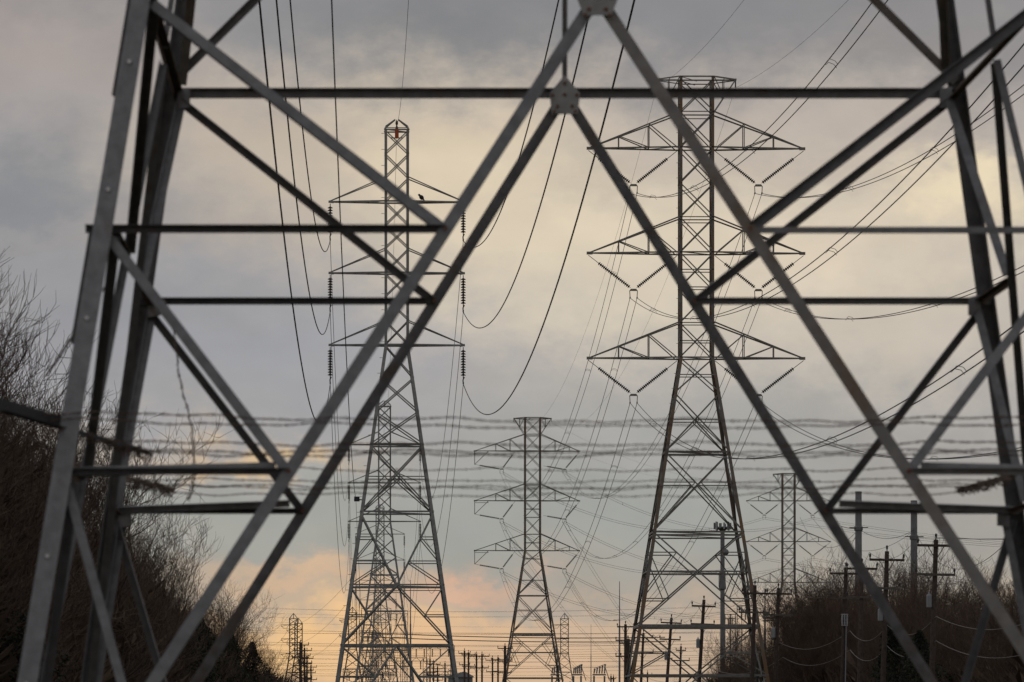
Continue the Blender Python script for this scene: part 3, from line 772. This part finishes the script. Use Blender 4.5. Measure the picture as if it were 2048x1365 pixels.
# pole rows far off
far = [(929, 1302, 24, 0), (937, 1305, 28, 0), (953, 1308, 30, 0), (964, 1308, 30, .0), (985, 1316, 28, 0), (996, 1315, 28, 0), (1010, 1292, 30, 0),
       (601, 1285, 34, 0), (609, 1296, 30, 0), (614, 1312, 26, 0), (622, 1330, 24, 0), (860, 1318, 26, 0), (867, 1324, 28, 0), (875, 1333, 24, .0), (890, 1326, 34, 0),
       (1010, 1318, 30, 0), (1222, 1352, 12, 0), (1227, 1353, 10, 0), (1295, 1345, 18, 0), (905, 1337, 16, 0)]
flab = ['thin pole, first of the row right of the bird tower', 'thin pole with wide arm, second of the row right of the bird tower', 'third pole of the row right of the bird tower',
        'fourth pole of the row right of the bird tower', 'fifth pole of the row right of the bird tower', 'sixth pole of the row right of the bird tower', 'thick pole at the left foot of the angle tower',
        'tall dark pole in the far left cluster of arms', 'second pole in the far left cluster of arms', 'short pole at the right of the far left cluster', 'shortest pole at the right of the far left cluster',
        'pole in the substation clump, inside the right leg of the bird tower', 'second pole of the clump inside the bird tower base', 'short pole of the clump inside the bird tower base', 'wide-armed pole of the clump by the bird tower right leg',
        'low pole behind the left foot of the angle tower', 'tiny pole right of the switch stands', 'tiny second pole right of the switch stands', 'tiny pole seen low inside the rusty tower', 'tiny pole just right of the bird tower leg']
for (u, v, wp, ln), lb in zip(far, flab):
    pole(u, v, ln, ((3, wp), (26, wp*.9)) if u > 625 or u < 595 else ((3, wp), (14, wp*.8), (28, wp), (44, wp*.8), (58, wp)), label=lb, wpx=12 if u in (1010, 601) else 9, d=min(900, 10.2*F/(1450-v)), pins=True)

# ------------------------------------------------------------------ steel monopoles, masts, mobile-phone mast
def monopole(u, v, wpx, d, label, name='steel_pole', m=m_pole, hw=None):
    top = pt(u, v, d); base = Vector((top.x, d, 0)); r = wpx*d/F/2
    e = empty(name, base, label, 'pole')
    b = MB(); b.tube([base, base.lerp(top, .5), top], r*1.2, 12, r); b.build('shaft', m, e, base)
    return e, base, top, r
for u, v, wpx, lb in ((1717, 985, 13, 'taller plain grey steel pole with flat top behind the right trees'), (1828, 1003, 13, 'second plain grey steel pole nearer the right edge')):
    e, base, top, r = monopole(u, v, wpx, 520, lb)
    b = MB(); z = top.z-73*520/F; b.lathe((top.x, 520, z-.2), (top.x, 520, z+1), [(0, r*1.1), (.05, r*1.35), (.4, r*1.35), (.45, r*1.1)], 12)
    for q in (-1, 1): b.bar((top.x, 520-.2, z+.1), (top.x+q*.9, 519.6, z+.1), .1)
    b.build('clamp_band', m_pole, e, base)
    b = MB(); b.lathe((top.x, 520, top.z-.05), (top.x, 520, top.z+1), [(0, r*1.05), (.12, r*1.05), (.14, r*.6)], 12); b.build('cap', m_pole, e, base)
s5 = 520/F
wire(pt(1717, 1058, 520), pt(1828, 1060, 519), .9, .02, m_cable, 'cable strung between the two plain steel poles', 'steel pole cables', n=24)
wire(pt(1828, 1060, 519), pt(2048, 1045, 300), 3.2, .02, m_cable, 'cable from the second steel pole off to the right', 'steel pole cables', n=24)
wire(pt(1828, 1062, 519), pt(1620, 1030, 700), 3.2, .02, m_cable, 'cable from the second steel pole back toward the hazy tower', 'steel pole cables', n=24)
wire(pt(1717, 1059, 520), pt(1600, 1035, 800), 3, .022, m_cable, 'cable from the taller steel pole back toward the hazy tower', 'steel pole cables', n=24)
wire(pt(1717, 1057, 520), pt(1683, 1053, 519), .1, .03, m_cable, 'short jumper arm cable on the taller steel pole', 'steel pole cables', n=8)
wire(pt(1683, 1053, 519), pt(1713, 1073, 519.6), .9, .02, m_cable, 'drooping jumper loop beside the taller steel pole', 'steel pole cables', n=16)
wire(pt(1710, 1075, 519), pt(1560, 1262, 560), 2, .018, m_thin, 'slack guy cable from the taller steel pole down into the trees', 'steel pole cables', n=24)
e, base, top, r = monopole(1445, 1062, 8.5, 620, 'grey mobile-phone mast crowned with antenna panels, seen through the rusty tower', 'phone_mast')
s6 = 620/F; b = MB()
b.lathe((top.x, 620, top.z), (top.x, 620, top.z+1), [(0, .3), (.3, .75), (.45, .75), (.5, .3)], 12)
for k in range(12):
    a = 2*pi*k/12; b.bar((top.x, 620, top.z+.35), (top.x+cos(a)*.95, 620+sin(a)*.95, top.z+.35), .07)
b.build('platform', m_pole, e, base)
for k in range(12):
    a = 2*pi*(k+.3)/12; c = Vector((top.x+cos(a)*.95, 620+sin(a)*.95, top.z+.45)); hh = (.75, 1.0, .6)[k % 3]
    b = MB(); b.box(c+Vector((0, 0, .1)), (.2, .14, hh)); b.build('antenna_panel', m_white if k % 2 else m_pole, e, base)
c = Vector((top.x+6*s6, 619.6, CZ+(1450-1105)*s6)); b = MB(); ell(b, c, (.38, .38), (0, 0, 1), 14, 10); b.build('radome', m_pole, e, base, True)
b = MB(); z = CZ+(1450-1180)*s6; b.lathe((top.x, 620, z), (top.x, 620, z+1), [(0, .3), (.1, .42), (.3, .42), (1.1, .36), (2.2, .36), (2.25, .25)], 12)
b.bar((top.x-.42, 619.8, z+.3), (top.x-.42, 619.8, z+2), .08); b.build('equipment_collar', m_pole, e, base)
for u, v, wv, d, lb in ((1239, 1163, 3.4, 700, 'pale slender lightning mast left of the rusty tower'), (1182, 1249, 1.6, 900, 'needle-thin mast on the pole by the switch stands'),
                        (821, 1161, 3.2, 800, 'slender mast showing inside the right leg of the bird tower'), (1530, 1178, 5, 800, 'short grey mast beside the hazy tower')):
    top = pt(u, v, d); base = Vector((top.x, d, 0)); r = wv*d/F/2
    e = empty('lightning_mast', base, lb, 'mast', 'lightning masts')
    b = MB(); b.tube([base, base.lerp(top, .72)], r*1.35, 8, r); b.build('lower_shaft', m_pole, e, base)
    b = MB(); b.tube([base.lerp(top, .715), top], r*.75, 8, r*.35); b.build('tip_rod', m_pole, e, base)

# ------------------------------------------------------------------ substation structures
def switch_stand(u0, u1, v0, v1, d, n, label):
    s = d/F; base = pt((u0+u1)/2, 0, d); base.z = 0
    e = empty('switch_stand', base, label, 'switchgear', 'substation switch stands')
    zb = CZ+(1450-1350)*s
    b = MB(); b.bar((pt(u0-3, 0, d).x, d, zb), (pt(u1+3, 0, d).x, d, zb), .3, .25)
    for u in (u0, u1): b.bar((pt(u, 0, d).x, d, 0), (pt(u, 0, d).x, d, zb-.2), .3)
    b.build('support_frame', m_pole, e, base)
    for k in range(n):
        t = k/(n-1); u = u0+(u1-u0)*t; vt = v0+(v1-v0)*t; x = pt(u, 0, d).x; zt = CZ+(1450-vt)*s
        b = MB(); L_ = zt-zb-.2; b.lathe((x, d, zb+.2), (x+.1, d, zt), [(0, .08)]+[(L_*i/14, .15 if i % 2 else .09) for i in range(1, 14)]+[(L_, .12), (L_+.02, .19), (L_+.2, .16)], 8)
        b.build('post_insulator', m_pale, e, base)
    b = MB(); x = pt(u1, 0, d).x; zt = CZ+(1450-v1)*s; b.tube([(x, d, zt), (x+10*s, d, zb-1)], .07, 5); b.bar((pt(u0, 0, d).x, d, CZ+(1450-v0)*s+.2), (x, d, zt+.2), .05); b.build('switch_blade', m_t, e, base)
switch_stand(1104, 1117, 1338, 1333, 900, 4, 'leftmost stand of ribbed insulators at the foot of the angle tower')
switch_stand(1147, 1162, 1339, 1331, 900, 5, 'middle stand of ribbed insulators left of the needle mast')
switch_stand(1188, 1209, 1340, 1331, 900, 5, 'right-hand stand of ribbed insulators right of the needle mast')
def gantry(u0, u1, v, d, label, m=m_t, bay=1):
    s = d/F; base = pt((u0+u1)/2, 0, d); base.z = 0; x0 = pt(u0, 0, d).x; x1 = pt(u1, 0, d).x; zt = CZ+(1450-v)*s
    e = empty('substation_gantry', base, label, 'gantry', 'substation gantries')
    for k in range(bay+1):
        x = x0+(x1-x0)*k/bay; b = MB()
        for q in (-.35, .35): b.bar((x+q, d, 0), (x+q, d, zt), .12)
        z = 0; i = 0
        while z < zt-.9: b.bar((x-.35, d, z), (x+.35, d, z+.9), .06) if i % 2 else b.bar((x+.35, d, z), (x-.35, d, z+.9), .06); z += .9; i += 1
        b.build('column', m, e, base)
    b = MB()
    for q in (0, .6): b.bar((x0-.4, d, zt-q), (x1+.4, d, zt-q), .12)
    n = max(3, int((x1-x0)/.8))
    for k in range(n): b.bar((x0+(x1-x0)*k/n, d, zt-.6*(k % 2)), (x0+(x1-x0)*(k+1)/n, d, zt-.6*((k+1) % 2)), .06)
    b.build('beam', m, e, base)
    for k in range(bay*3):
        x = x0+(x1-x0)*(k+.5)/(bay*3); b = MB(); b.lathe((x, d, zt-.6), (x, d, -9), ins_prof(1.5, 8, .16, .03), 7); b.build('hanging_insulator', m_ins, e, base)
gantry(1455, 1466, 1229, 760, 'tall narrow gantry right of the phone mast'); gantry(1479, 1503, 1212, 790, 'taller gantry behind the right leg of the rusty tower')
gantry(760, 905, 1292, 1000, 'long gantry crossing behind the base of the bird tower', bay=3); gantry(745, 850, 1316, 980, 'lower gantry behind the base of the bird tower', bay=2)
gantry(690, 790, 1338, 960, 'lowest gantry at the left of the bird tower base', bay=2); gantry(852, 900, 1343, 930, 'small gantry by the right leg of the bird tower', bay=1)
gantry(775, 812, 1222, 1050, 'tall gantry seen through the middle of the bird tower', bay=1); gantry(722, 748, 1262, 1020, 'narrow gantry behind the left leg of the bird tower', bay=1)
s9 = 900/F; b = MB(); base = pt(921, 0, 900); base.z = 0
e = empty('control_building', base, 'low pale metal building by the right foot of the bird tower', 'building')
b.box((base.x, 902, (CZ+95*s9)/2), (48*s9, 5, CZ+95*s9)); b.build('wall', m_pale, e, base)
b = MB(); zt = CZ+95*s9; b.poly([(base.x-26*s9, 899, zt), (base.x+26*s9, 899, zt), (base.x+26*s9, 899, zt+.2), (base.x+8*s9, 899, zt+1.0), (base.x-26*s9, 899, zt+.2)], (0, 1, 0), 6.5); b.build('roof', m_pale, e, base)
b = MB(); b.box((base.x-1, 899.45, 1.1), (1, .08, 2.2)); b.build('door', m_t, e, base)
# pipe bridge in front of the hazy tower
d = 640; s = d/F; x0 = pt(1526, 0, d).x; x1 = pt(1694, 0, d).x; z = CZ+(1450-1236)*s; base = Vector(((x0+x1)/2, d, 0))
e = empty('pipe_bridge', base, 'long dark horizontal pipe bridge above the bushes below the hazy tower', 'pipe bridge')
b = MB(); b.tube([(x0, d, z), (x1, d, z)], .14, 8); b.tube([(x0, d, z-.32), (x1, d, z-.32)], .1, 8); b.build('pipe', m_t, e, base)
b = MB()
for k in range(24): b.box((x0+(x1-x0)*k/23, d, z+.1), (.12, .3, .3))
b.build('hanger', m_pole, e, base)
for k in range(5):
    x = x0+(x1-x0)*(k+.1)/4.4; b = MB(); b.bar((x, d, 0), (x, d, z-.4), .2); b.build('support', m_t, e, base)

# ------------------------------------------------------------------ wires crossing far behind
rg = random.Random(11)
rows = [1206, 1210, 1222, 1226, 1240, 1251, 1259, 1263, 1266, 1276, 1281, 1284, 1289, 1293, 1297, 1302, 1307, 1312, 1317, 1322, 1326, 1331, 1337, 1343, 1349]
for i, v in enumerate(rows):
    dd = 1060+12*i; a = pt(380, v+rg.uniform(-4, 10), dd); q = pt(1480, v+rg.uniform(-4, 10), dd-30)
    wire(a, q, rg.uniform(.3, 1.6), (.014 if v < 1262 else (.022 if i % 3 else .03)), m_thin if v < 1262 else m_cable2, f'faint wire crossing level behind the towers near the horizon', 'level wires crossing behind the towers', n=30)
for v, dv in ((1271, 4), (1279, 4)):
    wire(pt(720, v-6, 1000), pt(1330, v+dv, 990), .5, .085, m_cable2, 'thicker level bus cable, ' + ('upper' if v == 1271 else 'lower') + ' of two, right of the bird tower', 'bus cables', n=30)
for k, (a, q) in enumerate((((600, 1247), (700, 1160)), ((605, 1285), (690, 1212)), ((540, 1290), (575, 1262)), ((618, 1315), (690, 1258)))):
    wire(pt(*a, 1100), pt(*q, 820), .8, .02, m_thin, f'wire climbing right from the far left cluster, {["topmost", "second", "lone left", "lowest"][k]} one', 'climbing wires', n=24)

# ------------------------------------------------------------------ trees
def bare_tree(seed, H, stems=3, spread=.35, dens=1.0):
    r = random.Random(seed); TR = MB(); CR = MB()
    def grow(p, d, ln, rad, lv):
        mb = TR if lv <= 2 else CR
        n = 4 if lv <= 2 else 3; pts = [p]
        for i in range(n):
            jt = .13 if lv < 3 else .24
            d = (d+Vector((r.gauss(0, jt), r.gauss(0, jt), r.gauss(.06 if lv < 3 else .10, .10)))).normalized(); p = p+d*(ln/n); pts.append(p)
        r2 = rad*.62 if lv < 6 else rad*.4
        mb.tube(pts, rad, 6 if lv < 2 else (4 if lv < 4 else 3), r2)
        if lv >= 6: return
        nch = [4, 4, 4, 4, 3, 3][lv]
        if r.random() > dens and lv > 2: nch -= 1
        for k in range(nch):
            t = 1.0 if k < 2 else r.uniform(.35, .95); q = pts[min(n, int(t*n))]
            ax = Vector((r.gauss(0, 1), r.gauss(0, 1), r.gauss(0, .6))).normalized()
            a = r.uniform(.45, 1.0) if k else r.uniform(.1, .45)
            nd = (d+ax*math.tan(a)).normalized(); nd.z += .06; nd.normalize()
            grow(q, nd, ln*r.uniform(.58, .82), max(.0045, r2*(.72 if k else .9)*r.uniform(.8, 1)), lv+1)
    for s in range(stems):
        a = 2*pi*s/stems+r.uniform(0, 1); d = Vector((cos(a)*spread*r.uniform(.4, 1), sin(a)*spread*r.uniform(.4, 1), 1)).normalized()
        grow(Vector((cos(a)*.3, sin(a)*.3, -.2)), d, H*.24, .010*H+.02, 0)
    return TR, CR
protos = []; radii = []
for i, (st, sp) in enumerate(((2, .3), (3, .35), (2, .5), (3, .25), (1, .2))):
    TR, CR = bare_tree(40+i, 10, st, sp)
    top = max(p.z for p in CR.v)
    for M_ in (TR, CR): M_.v = [p*(10/top) for p in M_.v]
    root = empty('bare_tree', (0, 0, -500), '', 'tree'); tr = TR.build('trunk', m_bark, root); cr_ = CR.build('crown', m_twig if i % 2 else m_bark, root)
    protos.append(root); radii.append(sorted(math.hypot(p.x, p.y) for p in CR.v)[int(len(CR.v)*.9)]/10)
used = set()
def plant_tree(i, x, y, h, label, group, rz=0, wd=.88):
    o = protos[i] if i not in used else copy_tree(protos[i]); used.add(i)
    o.location = (x, y, 0); o.scale = (h/10*wd, h/10*wd, h/10); o.rotation_euler.z = rz; tag(o, label, 'tree', group)
rt = random.Random(21)
def skyl(prof, u):
    for (a, va), (b, vb) in zip(prof, prof[1:]):
        if a <= u <= b: return va+(vb-va)*(u-a)/(b-a)
    return prof[0][1] if u < prof[0][0] else prof[-1][1]
LP = [(-250, 430), (-100, 500), (0, 560), (60, 620), (110, 660), (140, 770), (175, 890), (230, 985), (320, 1040), (370, 1110), (440, 1180), (500, 1270), (560, 1340), (640, 1395)]
DL = [(-250, 118), (-150, 120), (0, 140), (130, 185), (250, 240), (370, 310), (480, 430), (560, 620), (640, 900)]
idx = 0
u = -215
LG = 'bare trees of the left thicket'
while u < 640:
    d = skyl(DL, u); Rp = radii[idx % 5]*(1450-skyl(LP, u)); us = u-(.95 if d < 190 else .62)*Rp
    v = skyl(LP, us+.42*Rp)+rt.uniform(-40, 25)-15; h = CZ+(1450-v)*d/F
    plant_tree(idx % 5, (us-1024)*d/F, d+rt.uniform(-8, 8), h, 'leafless brown tree in the dense thicket along the left edge', LG, rt.uniform(0, 6.28)); idx += 1
    for k in range(3):      # trees standing behind and in front, lower
        dd = d*rt.uniform(.9, 1.25); uu = u+rt.uniform(-45, 20); h2 = CZ+(1450-skyl(LP, uu)-rt.uniform(20, 190))*dd/F
        if h2 > 2.0: plant_tree(rt.randrange(5), (uu-.24*(1450-skyl(LP, uu))-1024)*dd/F, dd, h2, 'leafless brown tree in the dense thicket along the left edge', LG, rt.uniform(0, 6.28))
    u += 30 if u < 420 else 24
RP = [(1370, 1358), (1420, 1310), (1470, 1240), (1520, 1215), (1580, 1225), (1620, 1180), (1660, 1125), (1720, 1100), (1790, 1080), (1850, 1062), (1900, 1095), (1960, 1130), (2048, 1110), (2250, 1060)]
DR = [(1370, 800), (1450, 560), (1540, 480), (1640, 420), (1760, 380), (1900, 320), (2048, 280), (2250, 260)]
RG = 'bare trees of the right thicket'
u = 1375
while u < 2230:
    d = skyl(DR, u); v = skyl(RP, u)+rt.uniform(-12, 30); h = CZ+(1450-v)*d/F
    plant_tree(idx % 5, (u-1024)*d/F, d+rt.uniform(0, 30), h, 'leafless brown tree in the tangled thicket along the right edge', RG, rt.uniform(0, 6.28)); idx += 1
    for k in range(1):
        dd = d*rt.uniform(.95, 1.2); uu = u+rt.uniform(-20, 40); h2 = CZ+(1450-skyl(RP, uu)-rt.uniform(80, 200))*dd/F
        if h2 > 2.0: plant_tree(rt.randrange(5), (uu-1024)*dd/F, dd, h2, 'leafless brown tree in the tangled thicket along the right edge', RG, rt.uniform(0, 6.28))
    u += 30 if u < 1900 else 38
for k, (u, v, d, wd) in enumerate(((1650, 1138, 440, 1.15), (1705, 1108, 430, 1.2), (1770, 1085, 420, 1.2), (1835, 1074, 415, 1.25), (1890, 1098, 400, 1.2), (1965, 1118, 330, 1.1))):
    plant_tree((k*2+1) % 5, (u-1024)*d/F, d, CZ+(1450-v)*d/F, 'tall bare tree with a wide wispy crown rising behind the right wooden poles', 'tall bare trees behind the right poles', k*1.3, wd)
# brush that fills the foot of both thickets
def brush(prof, dprof, u0, u1, n, seed, frac, label):
    r = random.Random(seed); b = MB()
    for i in range(n):
        u = r.uniform(u0, u1); d = skyl(dprof, u)*r.uniform(.97, 1.35); s = d/F
        vt = skyl(prof, u); zmax = (1450-vt)*s*frac+CZ
        lump = (.84+.10*sin(u*.021+seed)+.05*sin(u*.047+2*seed))*r.uniform(.8, 1.05)
        z = zmax*lump*(1-r.random()**.75); c = Vector(((u-1024)*s, d, z))
        ln = r.uniform(.7, 2.0)*(.5+d/500); dr = Vector((r.gauss(0, .55), r.gauss(0, .55), r.uniform(.3, 1.2))).normalized()
        wv = s*r.uniform(.35, .95)
        sd_ = dr.cross(Vector((r.gauss(0, .3), -1, r.gauss(0, .3)))).normalized()*wv
        i0 = len(b.v); b.v += [c-sd_, c+sd_, c+dr*ln*.6+sd_*.7+Vector((r.gauss(0, .12)*ln, 0, 0)), c+dr*ln]; b.f += [(i0, i0+1, i0+2), (i0, i0+2, i0+3)]
    o = b.build('brush', m_brush); tag(o, label, 'brush', kind='stuff')
brush(LP, DL, -240, 640, 85000, 1, .62, 'dense dry brush filling the foot of the left thicket')
brush(RP, DR, 1385, 2250, 75000, 2, .4, 'dense dry brush filling the foot of the right thicket')
# evergreen cedars
def cedar(u, v, d, wpx, label, seed):
    r = random.Random(seed); s = d/F; top = pt(u, v, d); H = top.z; base = Vector((top.x, d, 0)); Wd = wpx*s/2
    e = empty('evergreen_tree', base, label, 'tree', 'evergreens in the thickets')
    b = MB(); b.tube([base, base+Vector((.05, 0, H*.5)), base+Vector((0, 0, H*.93))], .02*H, 7, .02); b.build('trunk', m_bark, e, base)
    b = MB()
    for i in range(9000):
        t = r.random()**.8; a = r.uniform(0, 2*pi)
        env = Wd*1.25*min(1, (1-t)*2.6+.06)*(.74+.26*sin(3*a+7*t+seed))*(.85+.25*sin(17*t+2*a+seed)); rad = env*r.random()**.45
        c = base+Vector((cos(a)*rad, sin(a)*rad, H*(.06+.94*t)))
        q = Vector((r.gauss(0, 1), r.gauss(0, 1), r.gauss(.3, 1))).normalized()*r.uniform(.08, .22)*(H/7); k = q.cross(Vector((r.gauss(0, 1), r.gauss(0, 1), r.gauss(0, 1)))).normalized()*q.length*.4
        i0 = len(b.v); b.v += [c-q*.5, c+k*.5, c+q*.5, c-k*.5]; b.f.append((i0, i0+1, i0+2, i0+3))
    b.build('crown', m_green, e, base)
cedar(398, 1225, 300, 120, 'dark green cedar in front of the bare trees, lower left', 1)
cedar(30, 1200, 135, 210, 'dark ivy-green evergreen in the bottom left corner', 2)
cedar(505, 1285, 420, 90, 'small dark cedar at the right end of the left thicket', 3)
cedar(1785, 1240, 300, 110, 'dark green cedar behind the right wooden poles', 4)
cedar(1840, 1262, 280, 120, 'broad low evergreen beneath the tallest wooden pole', 5)
cedar(462, 1262, 380, 80, 'middle dark cedar of the left thicket', 6)

# ------------------------------------------------------------------ haze in the evening air
hz = MB(); hz.box((0, 1375, 44), (1850, 3300, 90)); ho = hz.build('haze', m_grass); tag(ho, kind='stuff')
hm = bpy.data.materials.new('evening_haze'); hm.use_nodes = True; hm.node_tree.nodes.clear()
vo = hm.node_tree.nodes.new('ShaderNodeVolumePrincipled'); vo.inputs['Density'].default_value = .00016; vo.inputs['Color'].default_value = (.92, .92, .93, 1)
vo.inputs['Anisotropy'].default_value = .2
oo = hm.node_tree.nodes.new('ShaderNodeOutputMaterial'); hm.node_tree.links.new(vo.outputs[0], oo.inputs['Volume'])
ho.data.materials.clear(); ho.data.materials.append(hm)
